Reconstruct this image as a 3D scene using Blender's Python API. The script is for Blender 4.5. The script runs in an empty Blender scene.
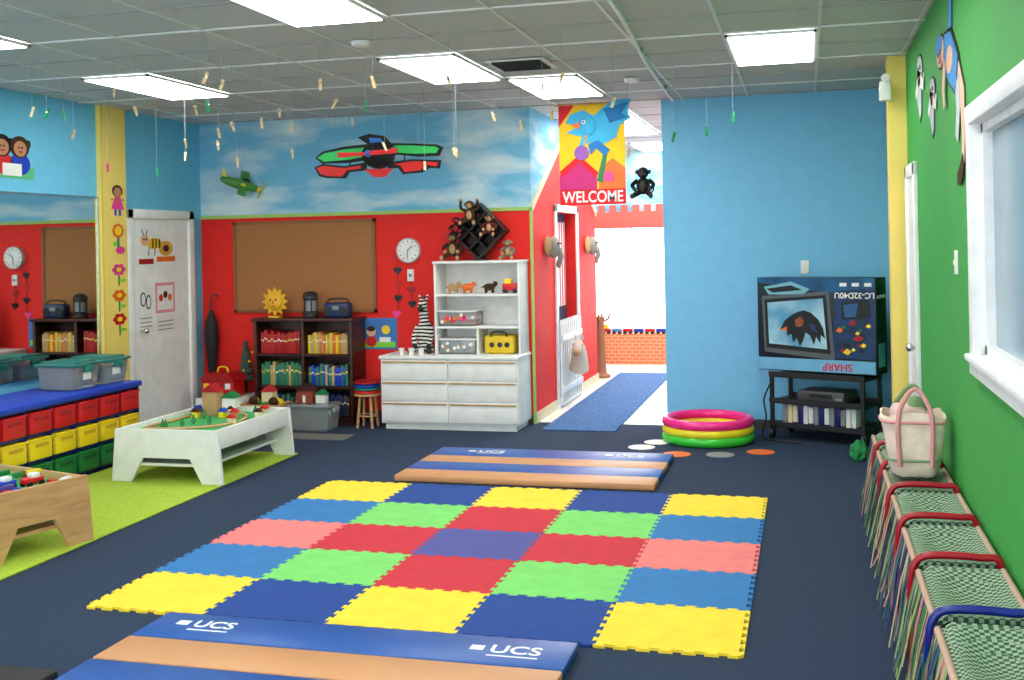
import bpy, bmesh, math, random
from mathutils import Matrix, Vector, Euler, noise
random.seed(7)
sc = bpy.context.scene
try:
    sc.view_settings.view_transform = 'Standard'
    sc.view_settings.look = 'None'
    sc.view_settings.exposure = .18
except Exception as e:
    print(e)

# ------------------------------------------------------------------ materials
def lin(c):
    return tuple(((v/255)/12.92 if v/255 <= 0.04045 else ((v/255+0.055)/1.055)**2.4) for v in c)
MC = {}
def M(name, rgb, rough=0.6, metal=0, var=0.06, scale=9, bump=0, bscale=60, emit=0, trans=0, coat=0):
    if name in MC: return MC[name]
    m = bpy.data.materials.new(name); m.use_nodes = True
    nt = m.node_tree; bs = nt.nodes['Principled BSDF']
    c = lin(rgb)
    geo = nt.nodes.new('ShaderNodeNewGeometry')
    n = nt.nodes.new('ShaderNodeTexNoise'); n.inputs['Scale'].default_value = scale; n.inputs['Detail'].default_value = 4
    nt.links.new(geo.outputs['Position'], n.inputs['Vector'])
    mr = nt.nodes.new('ShaderNodeMapRange')
    mr.inputs['From Min'].default_value = .3; mr.inputs['From Max'].default_value = .7
    mr.inputs['To Min'].default_value = 1-var; mr.inputs['To Max'].default_value = 1+var
    nt.links.new(n.outputs['Fac'], mr.inputs['Value'])
    hs = nt.nodes.new('ShaderNodeHueSaturation'); hs.inputs['Color'].default_value = (*c, 1)
    nt.links.new(mr.outputs['Result'], hs.inputs['Value'])
    nt.links.new(hs.outputs['Color'], bs.inputs['Base Color'])
    bs.inputs['Roughness'].default_value = rough
    bs.inputs['Metallic'].default_value = metal
    if coat: bs.inputs['Coat Weight'].default_value = coat
    if trans: bs.inputs['Transmission Weight'].default_value = trans
    if emit:
        bs.inputs['Emission Color'].default_value = (*c, 1); bs.inputs['Emission Strength'].default_value = emit
    if bump:
        n2 = nt.nodes.new('ShaderNodeTexNoise'); n2.inputs['Scale'].default_value = bscale; n2.inputs['Detail'].default_value = 3
        nt.links.new(geo.outputs['Position'], n2.inputs['Vector'])
        b = nt.nodes.new('ShaderNodeBump'); b.inputs['Strength'].default_value = bump; b.inputs['Distance'].default_value = .02
        nt.links.new(n2.outputs['Fac'], b.inputs['Height']); nt.links.new(b.outputs['Normal'], bs.inputs['Normal'])
    MC[name] = m
    return m

def two_tone(name, kind, c1, c2, scale, rough=.7, p=None):
    if name in MC: return MC[name]
    m = bpy.data.materials.new(name); m.use_nodes = True
    nt = m.node_tree; bs = nt.nodes['Principled BSDF']; bs.inputs['Roughness'].default_value = rough
    geo = nt.nodes.new('ShaderNodeNewGeometry')
    mp = nt.nodes.new('ShaderNodeMapping')
    nt.links.new(geo.outputs['Position'], mp.inputs['Vector'])
    p = p or {}
    if 'rot' in p: mp.inputs['Rotation'].default_value = p['rot']
    if 'sc' in p: mp.inputs['Scale'].default_value = p['sc']
    ramp = nt.nodes.new('ShaderNodeValToRGB')
    ramp.color_ramp.elements[0].color = (*lin(c1), 1); ramp.color_ramp.elements[1].color = (*lin(c2), 1)
    ramp.color_ramp.elements[0].position = p.get('a', .45); ramp.color_ramp.elements[1].position = p.get('b', .55)
    if kind == 'noise':
        t = nt.nodes.new('ShaderNodeTexNoise'); t.inputs['Detail'].default_value = 6; out = 'Fac'
        t.inputs['Distortion'].default_value = p.get('dist', 0)
    elif kind == 'wave':
        t = nt.nodes.new('ShaderNodeTexWave'); t.inputs['Distortion'].default_value = p.get('dist', 2); t.bands_direction = p.get('dir', 'Z'); out = 'Fac'
    elif kind == 'checker':
        t = nt.nodes.new('ShaderNodeTexChecker'); out = 'Fac'
    elif kind == 'brick':
        t = nt.nodes.new('ShaderNodeTexBrick'); out = 'Fac'; t.inputs['Mortar Size'].default_value = .03
    t.inputs['Scale'].default_value = scale
    nt.links.new(mp.outputs['Vector'], t.inputs['Vector'])
    nt.links.new(t.outputs[out], ramp.inputs['Fac'])
    nt.links.new(ramp.outputs['Color'], bs.inputs['Base Color'])
    MC[name] = m
    return m

white = M('white_laminate', (238,238,236), .45)
wpaint = M('white_paint', (240,242,242), .5)
black = M('black_plastic', (18,18,20), .4)
dark = M('dark_grey', (45,45,48), .6)
grey = M('grey', (140,142,145), .5)
chrome = M('chrome', (200,200,205), .2, metal=1)
red = M('red_plastic', (212,24,28), .4)
dred = M('dark_red', (170,15,25), .4)
blue = M('blue_plastic', (18,62,190), .4)
navy = M('navy_paint', (14,30,110), .35)
yellow = M('yellow_plastic', (248,214,30), .45)
green = M('green_plastic', (20,120,60), .45)
lime = M('lime', (130,215,60), .6)
teal = M('teal_lid', (25,120,110), .4)
orange = M('orange', (235,110,30), .5)
pink = M('pink', (240,60,150), .4)
brown = M('brown_fur', (70,42,26), .95, bump=.6, bscale=150)
blackfur = M('black_fur', (22,18,18), .95, bump=.6, bscale=150)
tan = M('tan_fur', (190,150,105), .9, bump=.3)
skin = M('peach', (240,190,150), .7)
wood = two_tone('light_wood', 'noise', (214,172,118), (190,142,92), 3, .5, {'dist':1,'a':.3,'b':.7,'sc':(1,1,9)})
dwood = two_tone('dark_wood', 'wave', (70,26,20), (44,16,13), 3, .4, {'dist':4,'a':.1,'b':.9})
cream = M('cream', (235,220,180), .6)
clear = M('clear_plastic', (215,225,228), .15, trans=.7)
paper = M('paper', (240,240,238), .8)

blue_l = M('wall_blue_left', (108,194,232), .8, var=.03, bump=.05)
blue_r = M('wall_blue_right', (126,198,242), .8, var=.03, bump=.05)
red_w = M('wall_red', (236,30,20), .7, var=.04, bump=.06)
green_w = M('wall_green', (54,160,66), .7, var=.04, bump=.06)
yel_w = M('column_yellow', (244,218,116), .7, var=.03)
carpet = M('carpet_navy', (30,50,78), .95, var=.25, scale=60, bump=.3, bscale=220)
sky_m = two_tone('sky_mural', 'noise', (116,190,228), (226,240,244), 1.5, .8, {'sc':(1,1,3.2),'a':.44,'b':.74,'dist':.3})

# ------------------------------------------------------------------ builder
class B:
    def __init__(s, name, X=None):
        s.name = name; s.bm = bmesh.new(); s.mats = []; s.X = X or Matrix.Identity(4)
    def mi(s, m):
        if m not in s.mats: s.mats.append(m)
        return s.mats.index(m)
    def merge(s, t, m, X=None, recalc=True):
        i = s.mi(m)
        for f in t.faces: f.material_index = i; f.smooth = True
        if recalc: bmesh.ops.recalc_face_normals(t, faces=t.faces)
        T = s.X @ X if X is not None else s.X
        bmesh.ops.transform(t, matrix=T, verts=t.verts)
        me = bpy.data.meshes.new('tmp'); t.to_mesh(me); t.free()
        s.bm.from_mesh(me); bpy.data.meshes.remove(me)
    def box(s, c, d, m, rot=(0,0,0), bev=0, seg=2):
        t = bmesh.new(); bmesh.ops.create_cube(t, size=1)
        bmesh.ops.scale(t, vec=d, verts=t.verts)
        if bev: bmesh.ops.bevel(t, geom=t.edges[:], offset=bev, segments=seg, affect='EDGES', profile=.5)
        s.merge(t, m, Matrix.Translation(c) @ Euler(rot).to_matrix().to_4x4())
    def bx(s, x0,x1,y0,y1,z0,z1, m, bev=0):
        s.box(((x0+x1)/2,(y0+y1)/2,(z0+z1)/2), (abs(x1-x0),abs(y1-y0),abs(z1-z0)), m, bev=bev)
    def cyl(s, p0, p1, r, m, r1=None, n=18):
        p0, p1 = Vector(p0), Vector(p1); d = p1-p0
        t = bmesh.new()
        bmesh.ops.create_cone(t, cap_ends=True, segments=n, radius1=r, radius2=(r if r1 is None else r1), depth=d.length)
        q = Vector((0,0,1)).rotation_difference(d.normalized())
        s.merge(t, m, Matrix.Translation((p0+p1)/2) @ q.to_matrix().to_4x4())
    def ell(s, c, r, m, rot=(0,0,0), n=16):
        t = bmesh.new(); bmesh.ops.create_uvsphere(t, u_segments=n, v_segments=max(8, n*2//3), radius=1)
        if isinstance(r, (int, float)): r = (r, r, r)
        bmesh.ops.scale(t, vec=r, verts=t.verts)
        s.merge(t, m, Matrix.Translation(c) @ Euler(rot).to_matrix().to_4x4())
    def tube(s, pts, r, m, n=8, sm=4, closed=False):
        P = [Vector(p) for p in pts]
        if sm > 1 and len(P) > 2:
            Q = []; L = len(P)
            for i in range(L if closed else L-1):
                a = P[(i-1) % L] if (closed or i > 0) else P[i]
                b, c = P[i], P[(i+1) % L]
                d = P[(i+2) % L] if (closed or i+2 < L) else c
                for k in range(sm):
                    u = k/sm
                    Q.append(.5*((2*b)+(-a+c)*u+(2*a-5*b+4*c-d)*u*u+(-a+3*b-3*c+d)*u**3))
            if not closed: Q.append(P[-1])
            P = Q
        L = len(P); t = bmesh.new(); rings = []; nrm = None
        for i in range(L):
            if closed: tg = P[(i+1) % L]-P[(i-1) % L]
            else: tg = P[min(i+1, L-1)]-P[max(i-1, 0)]
            tg.normalize()
            if nrm is None: nrm = tg.orthogonal().normalized()
            else:
                nrm = nrm - tg*nrm.dot(tg); nrm.normalize()
            bn = tg.cross(nrm)
            rr = r(i/(L-1)) if callable(r) else r
            rings.append([t.verts.new(P[i]+(nrm*math.cos(2*math.pi*k/n)+bn*math.sin(2*math.pi*k/n))*rr) for k in range(n)])
        for i in range(L if closed else L-1):
            A, C = rings[i], rings[(i+1) % L]
            for k in range(n):
                t.faces.new((A[k], A[(k+1) % n], C[(k+1) % n], C[k]))
        if not closed:
            t.faces.new(rings[0]); t.faces.new(rings[-1][::-1])
        s.merge(t, m)
    def prism(s, pts, ext, m, bev=0):
        t = bmesh.new(); vs = [t.verts.new(p) for p in pts]; f = t.faces.new(vs)
        r = bmesh.ops.extrude_face_region(t, geom=[f])
        bmesh.ops.translate(t, vec=ext, verts=[v for v in r['geom'] if isinstance(v, bmesh.types.BMVert)])
        s.merge(t, m)
    def lathe(s, prof, c, m, n=28, close=True):
        t = bmesh.new(); rings = []
        for (r, z) in prof:
            rings.append([t.verts.new((c[0]+r*math.cos(2*math.pi*k/n), c[1]+r*math.sin(2*math.pi*k/n), c[2]+z)) for k in range(n)])
        for A, C in zip(rings[:-1], rings[1:]):
            for k in range(n): t.faces.new((A[k], A[(k+1) % n], C[(k+1) % n], C[k]))
        if close: t.faces.new(rings[0][::-1]); t.faces.new(rings[-1])
        s.merge(t, m)
    def disc(s, c, r, m, axis=(0,-1,0), th=.004, n=28, sx=1, sz=1):
        c = Vector(c); a = Vector(axis).normalized()
        u = Vector((0,0,1)) if abs(a.z) < .9 else Vector((1,0,0)); w = a.cross(u).normalized()
        pts = [c + w*math.cos(2*math.pi*k/n)*r*sx + u*math.sin(2*math.pi*k/n)*r*sz for k in range(n)]
        s.prism(pts, a*th, m)
    def text(s, txt, w, X, m, th=.002):
        cu = bpy.data.curves.new('t', 'FONT'); cu.body = txt; cu.extrude = .01; cu.align_x = 'CENTER'; cu.align_y = 'CENTER'
        cu.offset = .015
        ob = bpy.data.objects.new('t', cu); sc.collection.objects.link(ob)
        dg = bpy.context.evaluated_depsgraph_get(); me = bpy.data.meshes.new_from_object(ob.evaluated_get(dg))
        bpy.data.objects.remove(ob)
        t = bmesh.new(); t.from_mesh(me); bpy.data.meshes.remove(me)
        xs = [v.co.x for v in t.verts]; k = w/(max(xs)-min(xs))
        bmesh.ops.scale(t, vec=(k, k, th/.02), verts=t.verts)
        s.merge(t, m, X, recalc=False)
    def done(s, sharp=.6, base='bottom'):
        bm = s.bm
        for e in bm.edges:
            if len(e.link_faces) == 2 and e.calc_face_angle(0) > sharp: e.smooth = False
        lo = Vector([min(v.co[i] for v in bm.verts) for i in range(3)]); hi = Vector([max(v.co[i] for v in bm.verts) for i in range(3)])
        o = Vector(((lo.x+hi.x)/2, (lo.y+hi.y)/2, lo.z))
        bmesh.ops.translate(bm, vec=-o, verts=bm.verts)
        me = bpy.data.meshes.new(s.name); bm.to_mesh(me); bm.free()
        for m in s.mats: me.materials.append(m)
        ob = bpy.data.objects.new(s.name, me); ob.location = o; sc.collection.objects.link(ob)
        return ob
def TR(x, y, z, rz=0): return Matrix.Translation((x, y, z)) @ Matrix.Rotation(math.radians(rz), 4, 'Z')
FACE = Matrix.Rotation(math.pi/2, 4, 'X')     # text upright facing -y

XL, XR, YB, H = -6.22, .73, 10.45, 3.10
# ------------------------------------------------------------------ room shell
b = B('floor'); b.bx(XL-.12, XR+.12, -1.62, YB+.1, -.1, 0, carpet); b.done()
b = B('floor_hall'); b.bx(XL-.12, 2.5, YB+.1, 16.2, -.1, 0, M('vinyl_light', (240,238,230), .3)); b.done()

cm = M('ceiling_tile', (206,204,204), .9, var=.08, scale=180, bump=.2, bscale=160)
b = B('ceiling'); b.bx(XL-.12, 2.5, -1.62, 16.2, H, H+.1, cm); b.done()
gx = [-2.90+.6*k for k in range(-5, 7)]; gy = [7.2+1.25*k for k in range(-7, 8)]
b = B('trim_ceiling_grid'); gm = M('tbar', (228,228,228), .5)
for x in gx: b.bx(x-.011, x+.011, -1.5, 16, H-.008, H-.0005, gm)
for y in gy: b.bx(XL, 2.0, y-.011, y+.011, H-.010, H-.0005, gm)
for y in gy: b.bx(XL, 2.0, y-.61-.006, y-.61+.006, H-.008, H-.0005, M('tbar2', (160,160,160), .6))
b.done()

b = B('wall_back')
b.bx(XL-.12, -2.6, YB, YB+.12, 0, 2.11, red_w); b.bx(XL-.12, -2.6, YB, YB+.12, 2.11, H, sky_m); b.done()
b = B('wall_back_right'); b.bx(-1.31, XR+.12, YB, YB+.12, 0, H, blue_r); b.done()
b = B('wall_left'); b.bx(XL-.12, XL, -1.5, YB, 0, H, blue_l); b.done()
# unseen wall behind the camera; wide openings added to let fill light in
b = B('wall_front')
b.bx(XL-.12, XR+.12, -1.62, -1.5, 0, .35, blue_l); b.bx(XL-.12, XR+.12, -1.62, -1.5, 2.85, H, blue_l)
for (xa, xb) in ((XL-.12,-6.0),(-3.95,-3.75),(-1.75,-1.55),(.5,XR+.12)): b.bx(xa, xb, -1.62, -1.5, .35, 2.85, blue_l)
b.done()
b = B('added_fill_window')  # frames for the added fill-light openings, out of view
for (xa, xb) in ((-6.0,-3.95),(-3.75,-1.75),(-1.55,.5)):
    for x in (xa, (xa+xb)/2-.025, xb-.05): b.bx(x, x+.05, -1.60, -1.52, .35, 2.85, wpaint)
    b.bx(xa, xb, -1.60, -1.52, .35, .40, wpaint); b.bx(xa, xb, -1.60, -1.52, 2.80, 2.85, wpaint)
b.done()
WY0, WY1, WZ0, WZ1 = 2.6, 5.22, 1.235, 2.26
b = B('wall_right')
b.bx(XR, XR+.12, -1.5, WY0, 0, H, green_w); b.bx(XR, XR+.12, WY1, YB, 0, H, green_w)
b.bx(XR, XR+.12, WY0, WY1, 0, WZ0, green_w); b.bx(XR, XR+.12, WY0, WY1, WZ1, H, green_w); b.done()
x0, x1 = -2.72, -2.60; D0, D1, DZ = 11.5, 12.55, 2.10
b = B('wall_hall')
b.bx(x0, x1, YB+.12, D0, 0, 2.11, red_w); b.bx(x0, x1, D1, 13.8, 0, 2.11, red_w); b.bx(x0, x1, D0, D1, DZ, 2.11, red_w)
b.prism([(x0,YB+.12,2.11),(x0,12.1,3.0),(x0,13.8,2.11)], (.12,0,0), red_w)
b.prism([(x0,YB+.12,2.11),(x0,12.1,3.0),(x0,13.8,2.11),(x0,13.8,H),(x0,YB+.12,H)], (.12,0,0), sky_m)
b.done()
b = B('wall_far')
b.bx(-6.3, -3.3, 16, 16.12, 0, H, sky_m); b.bx(-1.0, 2.5, 16, 16.12, 0, H, sky_m)
b.bx(-3.3, -1.0, 16, 16.12, 1.96, H, sky_m)
brick = two_tone('castle_brick', 'brick', (236,126,80), (246,176,134), 5, .8, {'rot':(math.pi/2,0,0)})
b.bx(-3.3, -1.0, 15.72, 16.12, 0, .42, brick)
cr = M('castle_red', (235,96,84), .7)
b.bx(-3.3, -1.0, 15.96, 16, 1.96, 2.2, cr)
for i in range(14): b.bx(-3.3+i*.17, -3.3+i*.17+.1, 15.96, 16, 2.2, 2.3, cr)
b.done()
b = B('wall_far_side'); b.bx(2.4, 2.5, YB+.12, 16, 0, H, sky_m); b.bx(XL-.12, XL, YB+.12, 16, 0, H, sky_m); b.done()

b = B('trim_wall_border'); gt = M('trim_green', (170,205,110), .6)
b.bx(XL, -2.6, YB-.015, YB-.001, 2.09, 2.125, gt); b.bx(-2.612, -2.585, YB-.015, YB-.001, 0, 2.125, gt); b.done()
b = B('trim_gable')
for (ya, za, yb, zb) in ((YB, 2.09, 12.1, 2.99), (12.1, 2.99, 13.8, 2.09)):
    b.prism([(-2.599,ya,za),(-2.599,ya,za+.07),(-2.599,yb,zb+.07),(-2.599,yb,zb)], (.02,0,0), cream)
b.done()
b = B('baseboard_hall'); b.bx(-2.599, -2.585, YB, D0-.09, 0, .1, cream); b.bx(-2.599, -2.585, D1+.09, 13.8, 0, .1, cream); b.done()
b = B('baseboard_back'); b.bx(XL, -2.6, YB-.012, YB-.001, 0, .09, M('base_grey',(60,60,66),.6)); b.bx(-1.31, XR, YB-.012, YB-.001, 0, .09, MC['base_grey']); b.done()
b = B('baseboard_left'); b.bx(XL+.001, XL+.012, -1.5, 8.67, 0, .09, MC['base_grey']); b.done()

b = B('column_left'); b.bx(XL, XL+.045, 8.68, 9.06, 0, H, yel_w); b.bx(XL+.045, XL+.05, 8.68, 8.70, 0, H, M('col_edge',(236,200,90),.7)); b.done()
b = B('column_right'); b.bx(.60, XR, 8.60, 8.78, 0, H, yel_w); b.done()

b = B('window_1')
for (a0,a1,c0,c1) in ((WY0-.09,WY1+.09,WZ1-.005,WZ1+.08),(WY0-.09,WY1+.09,WZ0-.09,WZ0+.005)):
    b.bx(XR-.035, XR+.10, a0, a1, c0, c1, wpaint, bev=.006)
for a in (WY1-.005, WY0-.085): b.bx(XR-.033, XR+.10, a, a+.09, WZ0, WZ1, wpaint, bev=.006)
b.bx(XR-.055, XR, WY0-.12, WY1+.10, WZ0-.03, WZ0, wpaint, bev=.008)
for y in (WY1-.05, WY0+.01, (WY0+WY1)/2): b.bx(XR+.02, XR+.09, y, y+.045, WZ0, WZ1, wpaint)
b.bx(XR+.02, XR+.09, WY0, WY1, WZ0, WZ0+.045, wpaint); b.bx(XR+.02, XR+.09, WY0, WY1, WZ1-.045, WZ1, wpaint)
b.bx(XR+.06, XR+.075, WY0, WY1, WZ0, WZ1, M('frosted_pane', (136,162,176), .2, var=.12, scale=2))
b.done()
b = B('window_2')
for x in (-3.3, -1.05): b.bx(x, x+.05, 16.0, 16.1, .42, 1.96, wpaint)
b.bx(-2.50, -2.48, 16.04, 16.08, .47, 1.96, wpaint)
b.bx(-3.3, -1.0, 16.0, 16.12, .42, .47, wpaint); b.bx(-3.3, -1.0, 16.04, 16.08, 1.22, 1.235, wpaint); b.done()

def casing(b, axis_x, y0, y1, z1, m, w=.09, th=.03):
    xa, xb = axis_x, axis_x+th
    b.bx(xa, xb, y0, y0+w, 0, z1, m, bev=.005); b.bx(xa, xb, y1-w, y1, 0, z1, m, bev=.005); b.bx(xa, xb, y0, y1, z1-w, z1, m, bev=.005)
b = B('door_1'); casing(b, XL+.001, 9.08, 10.24, 2.17, wpaint, th=.045)
b.bx(XL+.002, XL+.02, 9.17, 10.15, .01, 2.08, M('door_white',(244,246,247),.5))
b.cyl((XL+.02,9.28,1.0),(XL+.07,9.28,1.0),.012, chrome); b.ell((XL+.085,9.28,1.0),.028, chrome)
b.done()
b = B('door_2'); casing(b, XR-.031, 7.85, 8.52, 2.27, wpaint, th=.03)
b.bx(XR-.016, XR-.002, 7.94, 8.43, .01, 2.18, white); b.ell((XR-.06,8.0,1.0),.028, chrome); b.cyl((XR-.06,8.0,1.0),(XR-.016,8.0,1.0),.012,chrome)
b.done()
b = B('trim_door_hall'); casing(b, -2.599, D0-.08, D1+.08, DZ+.08, wpaint, th=.025, w=.08); b.done()
b = B('door_3'); b.bx(-2.765, -2.725, D0-.05, D1+.05, .01, DZ+.04, M('dim_door',(60,64,90),.6)); b.ell((-2.70,D0+.12,1.0),.025,chrome); b.done()

# ------------------------------------------------------------------ ceiling fixtures
em = M('light_diffuser', (255,253,246), .5, var=0, emit=11.5)
def panel(x, y):
    b = B('ceiling_light_panel')
    for a in (x+.012, x+.568): b.bx(a, a+.02, y+.012, y+1.238, H-.03, H-.011, wpaint)
    for a in (y+.012, y+1.218): b.bx(x+.012, x+.588, a, a+.02, H-.03, H-.011, wpaint)
    b.bx(x+.032, x+.568, y+.032, y+1.218, H-.034, H-.013, em)
    b.done()
for (x, y) in ((-.5,7.2),(-2.9,7.2),(-5.3,7.2),(-2.3,8.45),(-2.9,4.7),(-5.3,4.7),(-.5,4.7),(-2.9,2.2),(-.5,2.2),(-5.3,2.2),(-2.9,-.3),(-.5,-.3),  # rows over and behind the camera are extra panels added for illumination
               (-2.3,10.95),(-2.3,12.2),(-1.1,13.45),(-2.3,14.7),(-.5,12.2),(-3.5,14.7)): panel(x, y)  # panels past the doorway, added to brighten the next room
b = B('ceiling_vent'); b.bx(-2.22,-1.78,7.62,8.06,H-.02,H-.011,wpaint)
for i in range(9): b.box((-2.0,7.66+i*.045,H-.026),(.36,.028,.006),dark,rot=(.5,0,0))
b.done()
for (x, y) in ((-2.75,6.6),(-1.35,8.9)):
    b = B('smoke_detector'); b.lathe([(.03,-.045),(.055,-.04),(.065,-.02),(.065,-.011)],(x,y,H),white); b.done()
b = B('ceiling_conduit'); b.tube([(-.98,4.0,H-.03),(-1.01,6.2,H-.03),(-1.11,8,H-.03),(-1.18,10.3,H-.03)],.013,M('conduit_white',(246,246,246),.5))
for y in (5.2,7.5,9.4): b.box((-1.0-(y-5)*.035,y,H-.022),(.05,.03,.025),grey)
b.done()
b = B('emergency_light'); b.box((.575,8.50,2.83),(.08,.08,.14),white,bev=.01); b.cyl((.575,8.46,2.92),(.575,8.42,2.92),.03,white); b.cyl((.575,8.53,2.83),(.61,8.60,2.83),.015,white); b.done()

b = B('hanging_clothespins')
pm = [M('pin_wood',(225,195,145),.6)]*6+[M('pin_green',(20,150,90),.5), cream]
st = M('string',(150,155,160),.8)
pins = []
for i, x in enumerate([-5.71,-5.45,-5.1,-4.8,-4.5,-4.35,-4.05,-3.9,-3.6,-3.3,-3.1,-2.8,-2.55,-2.3,-2.05,-1.65,-1.3,-.9,-.72,-.5]):
    pins.append((x, 8.3+random.uniform(-.5,.5), random.uniform(2.45,2.85)))
for i in range(24): pins.append((random.uniform(-5.6,-1.2), random.uniform(5.8,7.6), random.uniform(2.66,2.9)))
for (x, y, z) in pins:
    b.cyl((x,y,z),(x,y,H-.011),.0012,st,n=5)
    a = random.uniform(0,3); mm = random.choice(pm); tl = random.uniform(-.5,.5)
    if x > -.95: mm = pm[6]
    if x < -5.6: mm = M('pin_pink',(225,50,110),.5)
    for sgn in (-1, 1): b.box((x+sgn*.004,y,z-.03),(.007,.012,.075),mm,rot=(tl,sgn*.06,a))
    b.cyl((x-.008,y,z-.02),(x+.008,y,z-.02),.005,chrome,n=8)
b.done()

# ------------------------------------------------------------------ foam puzzle mat
X0, X1, Y0, Y1 = -3.49, -.30, 4.72, 7.64
N = 5; cx = (X1-X0)/N; cy = (Y1-Y0)/N
fy=M('foam_yellow',(248,216,56),.85,bump=.2,bscale=200); fB=M('foam_deepblue',(16,66,146),.85,bump=.2,bscale=200); fb=M('foam_blue',(46,120,184),.85,bump=.2,bscale=200)
fg=M('foam_green',(124,214,108),.85,bump=.2,bscale=200); fr=M('foam_red',(206,42,60),.85,bump=.2,bscale=200); fp=M('foam_pink',(240,128,126),.85,bump=.2,bscale=200); fv=M('foam_violet',(80,84,156),.85,bump=.2,bscale=200)
rows = [[fy,fB,fy,fB,fy],[fb,fg,fr,fg,fb],[fp,fr,fv,fr,fp],[fb,fg,fr,fg,fb],[fy,fB,fy,fB,fy]]
def edge(p, q, nt_=13, amp=.011):
    p = Vector(p); q = Vector(q); d = q-p; L = d.length; u = d/L; w = Vector((-u.y, u.x)); out = [p.copy()]
    st_ = L/nt_
    for i in range(nt_):
        s0 = 1 if i % 2 else -1
        a = i*st_; e = st_*.14
        if i not in (0,): out.append(p+u*(a-e)+w*(amp*s0*1))
        else: out.append(p+u*(a+.012)+w*amp*s0)
        out.append(p+u*(a+st_+(e if i < nt_-1 else -.012))+w*amp*s0)
    out.append(q.copy())
    return out
b = B('foam_puzzle_mat')
he = {}; ve = {}
for j in range(N+1):
    for i in range(N): he[i, j] = edge((X0+i*cx, Y0+j*cy), (X0+(i+1)*cx, Y0+j*cy))
for i in range(N+1):
    for j in range(N): ve[i, j] = edge((X0+i*cx, Y0+j*cy), (X0+i*cx, Y0+(j+1)*cy))
for j in range(N):
    for i in range(N):
        lp = he[i, j][:-1]+ve[i+1, j][:-1]+he[i, j+1][::-1][:-1]+ve[i, j][::-1][:-1]
        c = Vector((X0+(i+.5)*cx, Y0+(j+.5)*cy))
        lp = [c+(p-c)*.9965 for p in lp]
        b.prism([(p.x, p.y, .001) for p in lp], (0,0,.013), rows[4-j][i])
b.done()

mb = M('vinyl_blue',(14,84,168),.38,var=.04,bump=.12,bscale=14); mt = M('vinyl_tan',(206,148,100),.45,var=.04,bump=.12,bscale=14); mbs = M('vinyl_side',(10,50,140),.35)
def gym(x0, x1, ys, cols, logos):
    b = B('folding_gym_mat')
    th = .05
    for (ya, yb), c in zip(zip(ys[:-1], ys[1:]), cols):
        b.bx(x0, x1, ya+.003, yb-.003, .002, th, c, bev=.012)
    b.bx(x0+.01, x1-.01, ys[0]+.02, ys[-1]-.02, .001, th-.012, mbs)
    for (t, x, y, w) in logos:
        b.text(t, w, Matrix.Translation((x, y, th+.001)), paper)
        b.bx(x-w/2-.09, x-w/2-.03, y-.02, y+.03, th, th+.0015, paper)
        b.bx(x-w/2, x+w/2, y-.075, y-.065, th, th+.0015, paper)
    return b.done()
gym(-3.03,-1.07,[7.74,8.00,8.30,8.56,8.90],[mt,mb,mt,mb],[('UCS',-2.55,8.74,.22),('UCS',-1.4,8.74,.22)])
gym(-2.97,-.98,[3.44,3.74,4.04,4.32,4.64],[mt,mb,mt,mb],[('UCS',-2.65,4.50,.2),('UCS',-1.22,4.48,.22)])
b = B('black_floor_cushion'); b.bx(-3.75,-3.0,3.3,3.88,.001,.06,M('black_vinyl',(24,24,28),.5),bev=.02); b.bx(-3.75,-3.0,3.6,3.62,.02,.064,dark,bev=.004); b.done()

b = B('lime_rug'); b.bx(-5.5,-4.24,4.3,8.62,.001,.014,M('rug_lime',(176,204,62),.95,var=.15,scale=50,bump=.6,bscale=170),bev=.005); b.done()
b = B('doormat'); b.bx(-4.75,-4.12,9.28,9.56,.001,.012,M('mat_grey',(110,108,104),.95,var=.3,scale=60,bump=.5),bev=.003); b.done()
b = B('hall_runner'); b.bx(-2.45,-1.75,10.1,14.6,.001,.012,M('runner_blue',(74,116,170),.95,var=.35,scale=40,bump=.5),bev=.003); b.done()

# ------------------------------------------------------------------ activity tables
def table(name, X, W, L, h, body, top, rim):
    b = B(name, X)
    for sy in (-1, 1):
        y = sy*(L/2)-(0 if sy < 0 else .03)
        a = W/2
        pts = [(-a,0),(-a+.035,h),(a-.035,h),(a,0),(a-.17,0),(a-.27,h*.46),(-a+.27,h*.46),(-a+.17,0)]
        b.prism([(p[0], y, p[1]) for p in pts], (0,.03,0), body)
    for sx in (-1, 1): b.box((sx*(W/2-.06),0,h-.075),(.025,L-.06,.15),body,bev=.004)
    b.box((0,0,h-.05),(W-.13,L-.06,.02),top)
    b.box((0,0,.13),(W-.28,L-.06,.02),body)
    return b
Xt = TR(-4.70,7.93,.016)
b = table('train_table', Xt, .94, 1.2, .40, white, M('table_green',(60,170,95),.5), white); b.done()
b = B('toy_town', Xt)
z = .362
for i in range(10):
    x = random.uniform(-.33,.33); y = random.uniform(-.1,.5); mm = random.choice([red,yellow,blue,cream,brown,orange,white,tan])
    b.box((x,y,z+.025),(.06,.055,.05),mm,rot=(0,0,random.uniform(0,3)),bev=.004)
    b.prism([(x-.038,y-.03,z+.05),(x+.038,y-.03,z+.05),(x,y-.03,z+.08)],(0,.06,0),random.choice([red,dwood,blue]))
for i in range(10):
    x = random.uniform(-.35,.35); y = random.uniform(-.5,.5)
    b.cyl((x,y,z),(x,y,z+.03),.006,brown,n=8); b.cyl((x,y,z+.02),(x,y,z+.08),.022,green,r1=.003,n=12)
b.tube([(-.3,-.4,z+.008),(.1,-.3,z+.008),(.28,0,z+.008),(.1,.4,z+.008),(-.25,.3,z+.008),(-.3,0,z+.008)],.012,wood,closed=True)
b.box((-.15,.35,z+.1),(.13,.12,.2),tan,bev=.004); b.prism([(-.23,.28,z+.2),(-.07,.28,z+.2),(-.15,.28,z+.26)],(0,.14,0),dred)
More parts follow.
